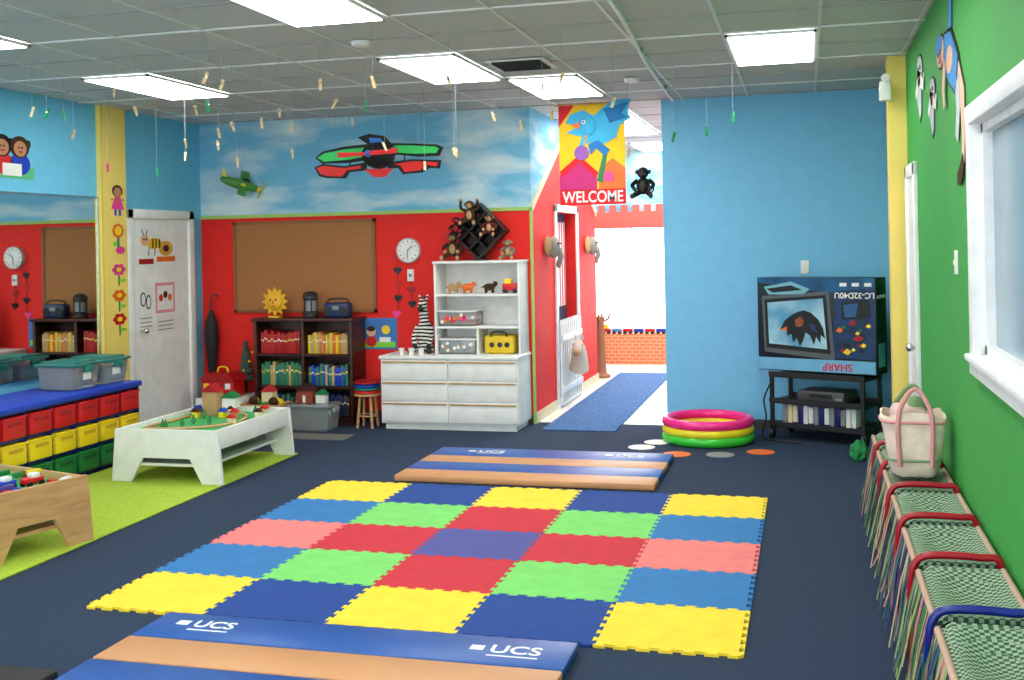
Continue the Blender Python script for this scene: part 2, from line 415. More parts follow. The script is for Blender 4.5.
b.box((-.02,.42,z+.07),(.12,.1,.14),white,bev=.004); b.prism([(-.09,.36,z+.14),(.05,.36,z+.14),(-.02,.36,z+.19)],(0,.12,0),green)
b.done()
b = B('toy_bin', Xt)
b.box((-.18,-.25,.145+.07),(.30,.38,.12),M('bin_navy',(20,40,110),.5),bev=.02)
for i in range(8): b.ell((-.18+random.uniform(-.1,.1),-.25+random.uniform(-.13,.13),.285),.026,random.choice([red,white,blue,grey]))
b.done()
Xw = TR(-4.80,5.57,.016,74)
b = table('wooden_block_table', Xw, .78, .95, .40, wood, M('table_green',(60,170,95),.5), wood); b.done()
b = B('toy_blocks', Xw)
for i in range(34):
    b.box((random.uniform(-.28,.28),random.uniform(-.4,.4),z+random.choice([.015,.035,.055])),(random.choice([.04,.06,.09]),.035,.028),random.choice([red,yellow,blue,green,white,M('toy_purple',(90,70,150),.5)]),rot=(0,0,random.choice([0,1.57,.4])),bev=.003)
for k in range(3):
    x,y=(.1-.15*k,-.30+.05*k)
    b.box((x,y,z+.04),(.13,.06,.035),[red,blue,yellow][k],bev=.01); b.box((x+.01,y,z+.068),(.06,.05,.03),white,bev=.008)
    for sx in(-1,1):
        for sy in(-1,1): b.cyl((x+sx*.04,y+sy*.025,z+.02),(x+sx*.04,y+sy*.04,z+.02),.018,black,n=12)
b.done()

# ------------------------------------------------------------------ bin storage unit
b = B('bin_storage_unit')
ux0, ux1, uy0, uy1 = -6.12, -5.53, 6.0, 8.24
b.bx(ux0,ux1+.02,uy0-.02,uy1+.02,.62,.665,blue,bev=.008)
b.bx(ux0,ux0+.02,uy0,uy1,.02,.62,navy)
nb = 8; w = (uy1-uy0)/nb
for k in range(nb+1): b.bx(ux0,ux1-.01,uy0+k*w-.012,uy0+k*w+.012,0.001,.62,navy)
for r in range(4): b.bx(ux0,ux1-.01,uy0,uy1,.02+r*.195,.04+r*.195,navy)
for r, mm in enumerate((green, yellow, red)):
    for k in range(nb):
        ya, yb = uy0+k*w+.02, uy0+(k+1)*w-.02; zc = .045+r*.195
        b.bx(ux0+.05,ux1+.015,ya,yb,zc,zc+.155,mm,bev=.01)
        b.bx(ux1+.015,ux1+.022,ya+.05,yb-.05,zc+.095,zc+.12,dred if r==2 else (M('yd',(205,165,20),.5) if r==1 else M('gd',(10,80,40),.5)))
        b.bx(ux1+.014,ux1+.024,ya-.004,yb+.004,zc+.145,zc+.158,mm,bev=.003)
b.done()
def tub(x, y, z, w, d, h, lid, fill, rz=0):
    b = B('storage_tub', TR(x, y, z, rz))
    t = bmesh.new(); bmesh.ops.create_cube(t, size=1)
    bmesh.ops.scale(t, vec=(w,d,h), verts=t.verts)
    for v in t.verts:
        if v.co.z < 0: v.co.x *= .88; v.co.y *= .88
    bmesh.ops.bevel(t, geom=t.edges[:], offset=.012, segments=2, affect='EDGES')
    b.merge(t, clear, Matrix.Translation((0,0,h/2+.002)))
    b.box((0,0,h*.42),(w*.8,d*.8,h*.6),fill[0],bev=.02)
    for i in range(14): b.ell((random.uniform(-.4,.4)*w,random.uniform(-.4,.4)*d,h*random.uniform(.3,.75)),random.uniform(.02,.035),random.choice(fill))
    b.box((0,0,h-.012),(w+.03,d+.03,.022),lid if lid else clear,bev=.008)
    if lid:
        b.box((0,0,h+.008),(w-.05,d-.05,.02),lid,bev=.008)
        b.box((w*.47,0,h*.5),(.012,.10,.06),paper,bev=.002)
    for s in (-1, 1): b.box((s*(w/2+.012),0,h*.78),(.03,.1,.05),lid or clear,bev=.008)
    return b.done()
tub(-5.80,7.68,.667,.36,.33,.21,teal,[M('toys_mix',(140,90,60),.7),blue,orange,yellow])
tub(-5.80,8.06,.667,.38,.33,.21,teal,[M('toys_mix2',(110,120,130),.7),red,white,tan])

mm = bpy.data.materials.new('mirror_glass'); mm.use_nodes = True
bs = mm.node_tree.nodes['Principled BSDF']; bs.inputs['Metallic'].default_value = 1; bs.inputs['Roughness'].default_value = .02; bs.inputs['Base Color'].default_value = (.78,.84,.84,1)
b = B('wall_mirror'); b.bx(XL+.001,XL+.012,6.2,8.66,.75,2.25,mm)
b.bx(XL+.001,XL+.02,6.18,8.675,2.25,2.27,chrome); b.bx(XL+.001,XL+.02,8.66,8.675,.75,2.25,chrome); b.bx(XL+.001,XL+.02,6.18,8.675,.73,.75,chrome); b.done()

def flat_x(b, y, z, ry, rz_, m, x, sgn=1, th=.003, n=28):
    b.disc((x,y,z),1,m,axis=(sgn,0,0),th=th,sx=ry,sz=rz_,n=n)
b = B('children_wall_decal'); x = XL+.001; dskin = M('decal_skin',(196,136,100),.7)
b.bx(x,x+.003,7.32,7.84,2.38,2.48,M('decal_green',(90,190,130),.7))
for y, hm, sh in ((7.46,blackfur,red),(7.67,brown,blue)):
    flat_x(b,y,2.50,.12,.09,sh,x,th=.006); flat_x(b,y,2.64,.11,.09,hm,x,th=.007); flat_x(b,y,2.625,.075,.065,dskin,x,th=.009)
    flat_x(b,y-.02,2.635,.01,.01,black,x,th=.011); flat_x(b,y+.02,2.635,.01,.01,black,x,th=.011); flat_x(b,y,2.60,.025,.007,dred,x,th=.011)
    for k in (-1,1): flat_x(b,y+k*.10,2.67,.03,.035,hm,x,th=.006)
b.bx(x+.005,x+.011,7.46,7.68,2.40,2.50,paper); b.done()
b = B('column_stickers'); x = XL+.0455; yc = 8.92
flat_x(b,yc,2.33,.08,.055,brown,x,th=.002); flat_x(b,yc,2.32,.055,.042,dskin,x,th=.004); b.prism([(x,yc-.10,2.16),(x,yc+.10,2.16),(x,yc+.04,2.28),(x,yc-.04,2.28)],(.003,0,0),pink)
b.bx(x,x+.003,yc-.10,yc+.10,2.24,2.255,dskin); b.bx(x,x+.002,yc-.05,yc-.02,2.10,2.16,blue); b.bx(x,x+.002,yc+.02,yc+.05,2.10,2.16,blue)
flat_x(b,yc,1.96,.09,.07,orange,x,th=.002,n=8); flat_x(b,yc,1.96,.055,.045,yellow,x,th=.004,n=8); b.bx(x,x+.003,yc-.015,yc+.015,1.80,1.90,teal); flat_x(b,yc-.04,1.84,.04,.02,lime,x); flat_x(b,yc+.03,1.78,.07,.035,pink,x)
for zz, c in ((1.60,pink),(1.36,orange),(1.14,red)):
    for k in range(6):
        a = k*math.pi/3; flat_x(b,yc+.065*math.cos(a),zz+.035*math.sin(a),.04,.022,c,x,th=.002,n=12)
    flat_x(b,yc,zz,.04,.022,yellow,x,th=.004,n=12); b.bx(x,x+.002,yc-.01,yc+.01,zz-.15,zz-.05,green); flat_x(b,yc+.05,zz-.10,.05,.016,lime,x,n=12)
b.done()
b = B('door_posters'); x = XL+.0205
flat_x(b,9.54,1.84,.13,.055,M('bee_y',(240,190,40),.7),x,th=.004)
for k in range(3): b.bx(x+.004,x+.006,9.50+k*.055,9.52+k*.055,1.795,1.885,black)
flat_x(b,9.38,1.87,.07,.055,skin,x,th=.005); flat_x(b,9.36,1.88,.012,.012,black,x,th=.007); flat_x(b,9.40,1.88,.012,.012,black,x,th=.007)
b.tube([(x+.004,9.36,1.92),(x+.004,9.33,1.97)],.004,black,sm=1); b.tube([(x+.004,9.40,1.92),(x+.004,9.42,1.97)],.004,black,sm=1)
flat_x(b,9.56,1.93,.10,.035,paper,x,th=.004); b.tube([(x+.004,9.45,1.80),(x+.004,9.43,1.72)],.004,black,sm=1); b.tube([(x+.004,9.55,1.79),(x+.004,9.54,1.72)],.004,black,sm=1)
b.bx(x,x+.004,9.28,9.52,1.64,1.69,dred); b.bx(x,x+.004,9.58,9.90,1.66,1.71,orange)
flat_x(b,9.74,1.79,.12,.075,M('honey',(226,170,60),.7),x,th=.004); flat_x(b,9.74,1.79,.05,.035,brown,x,th=.006)
b.bx(x,x+.003,9.24,9.50,.98,1.42,paper); b.bx(x+.001,x+.0035,9.54,9.88,1.15,1.45,M('poster_pink',(236,150,165),.8)); b.bx(x+.002,x+.005,9.57,9.85,1.18,1.42,paper); b.bx(x,x+.003,9.54,9.88,.94,1.13,paper)
for (yy, zz) in ((9.33,1.30),(9.42,1.27)): flat_x(b,yy,zz,.045,.07,black,x+.002); flat_x(b,yy,zz,.030,.055,paper,x+.004)
for k in range(3): flat_x(b,9.63+k*.08,1.30+.03*(k%2),.035,.035,[red,black,orange][k],x+.004); b.bx(x+.002,x+.004,9.28,9.47,1.03+k*.04,1.04+k*.04,grey); b.bx(x+.002,x+.004,9.58,9.84,.98+k*.04,.99+k*.04,grey)
b.done()

# ------------------------------------------------------------------ back wall things
b = B('bulletin_board'); y = YB
b.bx(-5.81,-4.25,y-.02,y-.001,1.12,2.03,M('cork',(170,114,68),.95,var=.18,scale=70,bump=.3))
fm = M('board_frame',(140,92,52),.5)
for (a0,a1,c0,c1) in ((-5.83,-4.23,2.02,2.05),(-5.83,-4.23,1.10,1.13),(-5.83,-5.80,1.1,2.05),(-4.26,-4.23,1.1,2.05)): b.bx(a0,a1,y-.03,y-.001,c0,c1,fm)
b.done()
b = B('wall_clock'); c = (-3.87, YB-.04, 1.72)
b.cyl((c[0],YB-.001,c[2]),(c[0],YB-.05,c[2]),.125,M('clock_rim',(190,190,190),.4),n=32); b.disc((c[0],YB-.05,c[2]),.112,paper,th=.003)
for k in range(12):
    a = k*math.pi/6; b.box((c[0]+.092*math.sin(a),YB-.055,c[2]+.092*math.cos(a)),(.006,.003,.018),black,rot=(0,a,0))
b.box((c[0]+.02,YB-.057,c[2]+.02),(.008,.003,.07),black,rot=(0,.8,0)); b.box((c[0]-.005,YB-.058,c[2]-.035),(.006,.003,.09),black,rot=(0,.1,0)); b.done()
b = B('wall_thermostat'); b.box((-3.86,YB-.012,1.47),(.07,.022,.12),white,bev=.006); b.box((-3.86,YB-.026,1.47),(.03,.008,.03),grey,bev=.002); b.done()
def heart(b, x, z, s, m, y=YB-.004, th=.005):
    pts = []
    for k in range(24):
        t = 2*math.pi*k/24
        pts.append((x+s*16*math.sin(t)**3/16, y, z+s*(13*math.cos(t)-5*math.cos(2*t)-2*math.cos(3*t)-math.cos(4*t))/16))
    b.prism(pts, (0,-th,0), m)
b = B('paper_hearts')
for i, (x, z) in enumerate([(-4.0,1.52),(-4.0,1.38),(-4.0,1.24),(-3.86,1.32),(-3.85,1.18),(-4.02,1.08)]): heart(b, x, z, .045, [black,red,black,dred,black,pink][i])
b.tube([(-4.0,YB-.003,1.58),(-4.0,YB-.003,1.06)],.003,black,sm=1); b.tube([(-3.86,YB-.003,1.40),(-3.85,YB-.003,1.13)],.003,black,sm=1); b.done()
b = B('child_poster'); b.bx(-4.45,-4.02,YB-.006,YB-.001,.72,1.04,M('poster_blue',(60,120,190),.6)); b.bx(-4.43,-4.04,YB-.008,YB-.006,.74,.80,lime)
b.disc((-4.3,YB-.008,.90),.05,skin); b.disc((-4.3,YB-.009,.93),.045,brown,sz=.6); b.disc((-4.3,YB-.008,.80),.06,red,sz=.9)
b.disc((-4.14,YB-.008,.92),.045,yellow); b.box((-4.15,YB-.010,.82),(.12,.004,.05),white); b.done()
b = B('light_switch'); b.box((-.02,YB-.006,1.50),(.075,.010,.12),white,bev=.003); b.box((-.02,YB-.016,1.50),(.012,.012,.025),cream); b.done()
b = B('light_switch'); b.box((XR-.006,5.92,1.63),(.010,.09,.12),white,bev=.003); b.box((XR-.015,5.92,1.63),(.012,.012,.025),cream); b.done()
b = B('black_umbrella')
b.lathe([(.008,-.02),(.02,.05),(.05,.3),(.075,.55),(.06,.72),(.03,.80),(.012,.84)],(-6.05,10.33,.30),M('umb',(26,26,32),.7),n=10)
b.tube([(-6.05,10.33,1.1),(-6.05,10.33,1.25),(-6.02,10.36,1.30),(-5.98,10.36,1.27)],.01,dwood); b.cyl((-6.05,10.33,.02),(-6.05,10.33,.3),.006,chrome)
b.done()

# ------------------------------------------------------------------ bookshelf
b = B('dark_wood_bookshelf'); sx0, sx1, sy0, sy1, sh = -5.43, -4.36, 10.08, 10.42, 1.06
for x in (sx0, (sx0+sx1)/2-.015, sx1-.03): b.bx(x,x+.03,sy0,sy1,.001,sh-.03,dwood,bev=.003)
b.bx(sx0-.02,sx1+.02,sy0-.02,sy1,sh-.03,sh,dwood,bev=.005); b.bx(sx0,sx1,sy1-.015,sy1,.02,sh-.03,dwood)
for zz in (.06,.36,.68): b.bx(sx0+.03,sx1-.03,sy0+.01,sy1,zz,zz+.022,dwood)
b.bx(sx0,sx1,sy0+.005,sy0+.02,.0,.06,dwood); b.done()
def books(name, x0, x1, y0, z0, h, cols, d=.2):
    b = B(name); x = x0
    while x < x1-.03:
        w = random.uniform(.012,.03); hh = h*random.uniform(.8,1)
        b.bx(x,x+w,y0,y0+d,z0+.001,z0+hh,random.choice(cols),bev=.002); b.bx(x+.003,x+w-.003,y0+.004,y0+d-.005,z0+hh-.004,z0+hh-.001,paper)
        b.bx(x+.002,x+w-.002,y0-.001,y0+.001,z0+hh*.6,z0+hh*.68,random.choice([cream,yellow,white])); x += w+.002
    b.done()
bo = M('book_red',(190,40,40),.6); bo2 = M('book_orange',(225,120,50),.6); bg = M('book_green',(60,130,90),.6); bt = M('book_tan',(200,170,110),.6)
books('row_of_books',sx0+.05,-4.93,10.14,.703,.24,[bo,bo,dred,bo]); books('row_of_books',-4.86,sx1-.06,10.14,.703,.22,[bo2,bt,yellow,bt])
books('row_of_books',sx0+.05,-4.93,10.14,.383,.24,[bg,bg,teal,bt]); books('row_of_books',-4.86,sx1-.06,10.14,.383,.22,[blue,bg,bt,bg])
books('row_of_books',sx0+.05,-4.93,10.14,.083,.22,[bg,navy,dark]); books('row_of_books',-4.86,sx1-.06,10.14,.083,.22,[navy,dark,brown])
b = B('sun_face_ornament'); c = (-5.25,10.2,1.225)
pts = []
for k in range(24):
    a = 2*math.pi*k/24; r = .15 if k%2==0 else .10; pts.append((c[0]+r*math.cos(a),c[1],c[2]+r*math.sin(a)))
sy = M('sun_yellow',(240,180,40),.5)
b.prism(pts,(0,.025,0),sy); b.ell((c[0],c[1]-.005,c[2]),(.09,.03,.09),sy)
for s in (-1,1): b.ell((c[0]+s*.03,c[1]-.035,c[2]+.02),(.012,.006,.010),brown)
b.ell((c[0],c[1]-.04,c[2]-.005),(.01,.012,.02),orange); b.box((c[0],c[1]-.03,c[2]-.045),(.05,.01,.01),dred,bev=.003)
b.box((c[0],c[1]+.01,1.063+.008),(.12,.08,.02),sy,bev=.003); b.done()
b = B('camping_lantern'); b.lathe([(.07,0),(.08,.01),(.08,.05),(.055,.07),(.055,.17),(.08,.19),(.075,.22),(.03,.25)],(-4.86,10.22,1.062),dark,n=18)
b.cyl((-4.86,10.22,1.13),(-4.86,10.22,1.235),.062,grey); b.tube([(-4.94,10.22,1.25),(-4.93,10.22,1.30),(-4.86,10.22,1.32),(-4.79,10.22,1.30),(-4.78,10.22,1.25)],.007,black)
for k in range(6):
    a=k*math.pi/3; b.cyl((-4.86+.07*math.cos(a),10.22+.07*math.sin(a),1.11),(-4.86+.07*math.cos(a),10.22+.07*math.sin(a),1.25),.006,black,n=8)
b.done()
b = B('portable_radio'); b.box((-4.56,10.22,1.062+.075),(.27,.13,.15),M('radio_blue',(30,50,95),.4),bev=.025,seg=3)
for s in (-1,1): b.cyl((-4.56+s*.08,10.155,1.13),(-4.56+s*.08,10.148,1.13),.045,black)
b.box((-4.56,10.152,1.16),(.07,.01,.04),grey,bev=.003); b.tube([(-4.67,10.22,1.20),(-4.65,10.22,1.245),(-4.47,10.22,1.245),(-4.45,10.22,1.20)],.009,black); b.done()

# ------------------------------------------------------------------ white dresser with hutch
hb = M('brass_strip',(190,150,95),.35,metal=.3)
b = B('white_dresser_with_hutch'); dx0, dx1, dy0, dy1, dz = -4.0, -2.63, 9.92, 10.43, .71
b.bx(dx0,dx1,dy0+.02,dy1,.06,dz-.03,white); b.bx(dx0+.03,dx1-.03,dy0+.05,dy1-.02,0.001,.06,white)
b.bx(dx0-.01,dx1+.01,dy0-.01,dy1,dz-.03,dz,white,bev=.006)
for cidx in range(2):
    xa = dx0+.01+cidx*.68; xb = xa+.67
    for r in range(3):
        za = .08+r*.2; b.bx(xa,xb,dy0,dy0+.02,za,za+.19,white,bev=.004); b.bx(xa+.01,xb-.01,dy0-.010,dy0+.001,za+.165,za+.18,hb)
hx0, hx1, hy0 = -3.50, -2.64, 10.10
for x in (hx0, hx1-.022): b.bx(x,x+.022,hy0,dy1,dz,1.60,white,bev=.003)
b.bx(hx0-.01,hx1+.01,hy0-.01,dy1,1.585,1.61,white,bev=.004); b.bx(hx0,hx1,dy1-.012,dy1,dz,1.59,white)
for zz in (.96,1.27): b.bx(hx0+.02,hx1-.02,hy0+.005,dy1,zz,zz+.022,white)
b.bx(-3.08,-3.06,hy0+.01,dy1,dz,.96,white)
b.done()
def smalltub(x, y, z, w, d, h, fill, mix):
    b = B('storage_tub', TR(x,y,z)); b.box((0,0,h/2+.001),(w,d,h-.01),clear,bev=.01)
    b.box((0,0,h*.4),(w*.93,d*.92,h*.62),fill,bev=.02)
    for i in range(16): b.ell((random.uniform(-.42,.42)*w,-d*.47,h*random.uniform(.25,.7)),.02,random.choice(mix))
    b.box((0,0,h-.01),(w+.016,d+.016,.016),M('tub_lid_white',(225,225,225),.4),bev=.004); b.done()
smalltub(-3.28,10.25,.983,.38,.24,.15,M('fill_orange',(220,120,70),.6),[orange,red,white,pink]); smalltub(-3.28,10.25,.712,.36,.24,.15,M('fill_grey',(180,180,178),.6),[white,grey,tan])
b = B('yellow_bag'); b.box((-2.87,10.25,.712+.09),(.30,.2,.18),M('bag_yellow',(225,190,30),.6),bev=.03,seg=3)
b.tube([(-2.95,10.15,.88),(-2.93,10.14,.92),(-2.81,10.14,.92),(-2.79,10.15,.88)],.008,black)
for x in (-2.94,-2.86,-2.79): b.disc((x,10.148,.80),.025,black)
b.done()
b = B('toy_animals'); zz = 1.293
for i, (x, cm_) in enumerate([(-3.35,tan),(-3.2,orange),(-2.98,brown)]):
    b.ell((x,10.24,zz+.06),(.06,.03,.035),cm_); b.ell((x+.06,10.24,zz+.09),(.025,.022,.025),cm_); b.cyl((x+.04,10.24,zz+.06),(x+.06,10.24,zz+.09),.018,cm_)
    for sx in (-1,1):
        for sy2 in (-1,1): b.cyl((x+sx*.035,10.24+sy2*.018,zz+.001),(x+sx*.032,10.24+sy2*.015,zz+.05),.009,cm_,r1=.013,n=8)
    b.tube([(x-.055,10.24,zz+.07),(x-.08,10.24,zz+.05)],.006,cm_,sm=1)
b.done()
b = B('toy_truck'); x=-2.76
b.box((x,10.22,zz+.06),(.15,.09,.07),red,bev=.01); b.box((x-.02,10.22,zz+.11),(.07,.08,.06),yellow,bev=.01)
for s in(-1,1): b.cyl((x+s*.05,10.17,zz+.022),(x+s*.05,10.27,zz+.022),.022,black)
b.done()

def monkey(name, loc, s, fur=brown, rz=0, arms='down', face=tan):
    b = B(name, TR(*loc, rz) @ Matrix.Scale(s, 4))
    b.ell((0,0,.30),(.15,.12,.19),fur); b.ell((0,-.07,.29),(.09,.07,.13),face)
    b.ell((0,-.01,.58),(.125,.12,.125),fur); b.ell((0,-.09,.55),(.085,.065,.065),face); b.ell((0,-.085,.60),(.075,.045,.05),face)
    for k in (-1,1):
        b.ell((k*.13,0,.60),(.045,.02,.05),fur); b.ell((k*.133,-.012,.60),(.028,.016,.032),face)
        b.ell((k*.03,-.13,.615),(.014,.01,.018),black)
        if arms == 'up': P = [(k*.12,0,.42),(k*.25,-.03,.50),(k*.24,-.05,.72)]
        else: P = [(k*.12,0,.42),(k*.23,-.05,.32),(k*.16,-.17,.22)]
        b.tube(P, lambda t: .05-.012*t, fur, n=10); b.ell(P[-1],(.045,.04,.05),face)
        b.tube([(k*.09,-.02,.16),(k*.17,-.18,.10),(k*.20,-.30,.06)],lambda t: .06-.012*t,fur,n=10); b.ell((k*.20,-.33,.07),(.045,.04,.06),face)
    b.ell((0,-.155,.56),(.016,.01,.01),black); b.tube([(-.04,-.148,.53),(0,-.158,.518),(.04,-.148,.53)],.006,black,n=6)
    b.tube([(0,.1,.18),(.1,.18,.12),(.2,.15,.22),(.18,.14,.32)],.018,fur)
    return b.done()
b = B('diamond_display_rack'); q = math.pi/4; c = Vector((-3.07,10.27,1.61+.285))
dk = M('espresso',(32,22,24),.5)
for u in (-.19, -.063, .063, .19):
    for ax in (0, 1):
        a = q if ax == 0 else -q
        off = Vector((math.sin(a)*u,0,math.cos(a)*u))
        b.box(tuple(c+off),(.395,.18,.014),dk,rot=(0,a,0))
b.box((c.x,c.y+.085,c.z),(.38,.008,.38),M('rack_back',(50,36,34),.6),rot=(0,q,0))
b.box((c.x,c.y,1.62),(.10,.18,.018),dk); b.done()
monkey('plush_monkey',(-3.34,10.24,1.612),.40); monkey('plush_monkey',(-3.12,10.10,1.95),.34,arms='up',fur=brown); monkey('plush_monkey',(-2.92,10.08,1.84),.30,fur=M('dark_red_fur',(90,20,24),.95))
monkey('plush_monkey',(-2.78,10.22,1.612),.28,fur=M('grey_fur',(120,110,100),.9))
monkey('plush_monkey',(-3.25,10.08,1.84),.28,fur=blackfur,face=dred)

zs = two_tone('zebra_fur','wave',(20,20,22),(235,232,226),9,.9,{'dist':2.5,'dir':'Z'})
b = B('plush_zebra', TR(-3.66,10.27,.712))
b.ell((0,0,.17),(.085,.075,.16),zs); b.tube([(0,0,.26),(0,-.02,.38),(0,-.03,.44)],lambda t:.05-.01*t,zs,n=12)
b.ell((0,-.05,.47),(.045,.065,.055),zs,rot=(.5,0,0)); b.ell((0,-.115,.435),(.032,.035,.03),black)
for k in (-1,1):
    b.ell((k*.035,-.02,.54),(.014,.01,.035),zs,rot=(0,k*.3,0)); b.ell((k*.036,-.075,.485),.007,black)
    b.tube([(k*.07,-.02,.25),(k*.09,-.07,.16),(k*.07,-.10,.08)],lambda t:.026-.004*t,zs); b.ell((k*.07,-.105,.065),.026,black)
    b.tube([(k*.05,0,.06),(k*.09,-.09,.035),(k*.10,-.15,.03)],lambda t:.033-.006*t,zs); b.ell((k*.10,-.165,.03),.028,black)
for i in range(6): b.box((0,.015-.004*i,.36+i*.035),(.012,.03,.035),black,rot=(.2,0,0))
b.done()
b = B('paper_cup_row')
for i in range(3): b.lathe([(.022,0),(.03,.07),(.027,.07)],(-3.80+i*.1,9.98,.712),white,n=14)
b.done()

b = B('stacked_stools'); cxs, cys = -4.18, 10.02
for k in range(4):
    a = math.pi/4+k*math.pi/2; b.cyl((cxs+.11*math.cos(a),cys+.11*math.sin(a),.001),(cxs+.075*math.cos(a),cys+.075*math.sin(a),.31),.014,wood,n=10)
b.tube([(cxs+.095*math.cos(t),cys+.095*math.sin(t),.12) for t in [i*math.pi/6 for i in range(12)]],.008,wood,closed=True,sm=1)
for i, mm2 in enumerate((wood,red,teal,blue,dred)): b.lathe([(.115,0),(.13,.006),(.13,.022),(.115,.028)],(cxs,cys,.31+i*.03),mm2)
b.done()

tub(-4.64,9.80,0.001,.42,.30,.26,None,[M('toys_g',(150,150,150),.6),green,red,white,brown])
b = B('toy_farmhouse', TR(-4.66,9.80,.266))
b.box((-.06,0,.06),(.16,.12,.12),M('brickred',(150,60,40),.7),bev=.003); b.prism([(-.15,-.07,.12),(.03,-.07,.12),(-.06,-.07,.19)],(0,.14,0),dwood)
b.box((-.06,-.061,.04),(.03,.004,.07),white); b.box((.1,0,.04),(.1,.08,.08),white,bev=.003); b.prism([(.04,-.05,.08),(.16,-.05,.08),(.1,-.05,.13)],(0,.1,0),green); b.done()
b = B('toy_crate', TR(-5.16,9.78,.001))
for s in (-1,1):
    for k in range(3): b.box((0,s*.14,.05+k*.085),(.44,.012,.07),wood,bev=.003); b.box((s*.22,0,.05+k*.085),(.012,.28,.07),wood,bev=.003)
b.box((0,0,.015),(.43,.27,.012),wood)
for i in range(14): b.ell((random.uniform(-.17,.17),random.uniform(-.09,.09),random.uniform(.2,.29)),random.uniform(.03,.05),random.choice([green,red,yellow,brown,white,blue]))
b.box((.05,0,.32),(.12,.1,.1),cream,bev=.003); b.prism([(-.02,-.06,.37),(.12,-.06,.37),(.05,-.06,.43)],(0,.12,0),bo); b.done()
b = B('low_white_cabinet', TR(-5.75,10.12,.001)); b.box((0,0,.14),(.46,.5,.26),white,bev=.006); b.box((0,-.255,.14),(.42,.01,.2),wpaint,bev=.004); b.cyl((.0,-.26,.2),(.0,-.28,.2),.012,chrome)
for sx in(-1,1):
    for sy3 in(-1,1): b.cyl((sx*.19,sy3*.2,0),(sx*.19,sy3*.2,.02),.02,dark)
b.done()
b = B('red_toy_garage', TR(-5.75,10.02,.272)); b.box((0,0,.09),(.36,.24,.17),red,bev=.012); b.box((0,-.122,.08),(.12,.01,.12),dark,bev=.004); b.box((-.12,-.122,.12),(.06,.01,.06),yellow,bev=.003); b.box((.12,-.122,.12),(.06,.01,.06),white,bev=.003)
b.prism([(-.2,-.14,.175),(.2,-.14,.175),(.13,-.14,.25),(-.13,-.14,.25)],(0,.28,0),dred); b.tube([(-.06,0,.25),(-.04,0,.30),(.04,0,.30),(.06,0,.25)],.008,yellow); b.done()
b = B('small_tinsel_tree', TR(-5.66,10.33,.272))
b.cyl((0,0,0),(0,0,.15),.015,brown)
for k in range(5): b.cyl((0,0,.14+k*.07),(0,0,.26+k*.07),.10-.016*k,M('tinsel',(70,92,80),.6,bump=1,bscale=80),r1=.02,n=14)
for k in range(9): b.ell((.07*math.cos(k*2.4),.07*math.sin(k*2.4)*.9,.18+k*.03),.014,random.choice([red,yellow,chrome]))
b.done()

# ------------------------------------------------------------------ kites, banner
b = B('biplane_kite')
def k2(px, py): return (-3.735+(px-379)*.0094, 9.3, 2.58-(py-158)*.0094)
kb = M('kite_black',(18,18,24),.7); kg = M('kite_green',(50,205,100),.6); kr = M('kite_red',(225,30,30),.6); kbl = M('kite_blue',(40,120,210),.6)
def kp(pts, m, off=0, th=.008): b.prism([(k2(*p)[0], 9.3-off, k2(*p)[2]) for p in pts], (0,-th,0), m)
kp([(314,157),(322,151),(345,147),(380,145),(415,147),(440,149),(446,152),(442,160),(420,160),(400,157),(380,160),(350,163),(322,163)],kb)
kp([(317,157),(324,153),(345,150),(366,149),(366,158),(350,160),(324,161)],kg,.009); kp([(394,148),(415,149),(438,151),(442,153),(439,157),(420,157),(394,155)],kg,.009)
kp([(313,166),(322,163),(345,166),(368,163),(368,171),(350,172),(346,178),(326,177),(318,175)],kb); kp([(316,167),(324,165),(345,168),(362,166),(362,169),(348,170),(342,176),(326,175),(320,173)],kr,.009)
kp([(390,164),(415,162),(444,164),(442,172),(432,171),(425,175),(405,176),(400,170),(390,170)],kb); kp([(396,166),(415,164),(441,166),(439,170),(430,168),(422,173),(407,174),(403,168)],kr,.009)
b.ell(k2(380,157),(.14,.22,.12),kb); b.ell((k2(380,157)[0],9.10,k2(380,157)[2]),(.06,.05,.06),kb); b.ell((k2(380,157)[0],9.06,k2(380,157)[2]),(.035,.03,.035),kbl)
kp([(360,139),(372,136),(388,139),(398,150),(385,150),(370,146)],kb,.02); kp([(372,140),(384,141),(388,147),(374,146)],kbl,.03)
kp([(350,155),(378,156),(378,159),(350,160)],kr,.26,.006); kp([(382,155),(410,153),(410,158),(382,159)],kr,.26,.006)
kp([(366,170),(396,170),(388,178),(376,178)],kr,.02)
for x in (-4.14,-3.34): b.cyl((x,9.3,2.66),(x,9.3,H-.011),.002,st,n=5)
for x in (-4.0,-3.47): b.cyl((x,9.29,2.50),(x,9.29,2.60),.006,kb,n=6)
b.done()
b = B('toy_airplane', TR(-5.66,10.28,2.44) @ Matrix.Rotation(.35,4,'Y') @ Matrix.Rotation(.6,4,'Z'))
pg = M('plane_green',(70,140,60),.5); py_ = M('plane_yellow',(220,200,40),.5)
b.ell((0,0,0),(.21,.045,.055),pg); b.box((.03,-.01,.02),(.09,.34,.012),pg,bev=.003,rot=(.7,0,0)); b.box((-.17,0,.03),(.07,.14,.008),pg); b.prism([(-.20,-.004,.01),(-.13,-.004,.02),(-.20,-.004,.12)],(0,.008,0),py_)
b.ell((.20,0,0),.03,py_); b.box((.22,0,0),(.008,.03,.20),py_,rot=(.5,0,0)); b.ell((.05,0,.05),(.045,.025,.025),black); b.disc((.03,-.046,0),.025,py_)
b.cyl((0,0,.03),(-.1,.0,.62),.002,st,n=5); b.done()

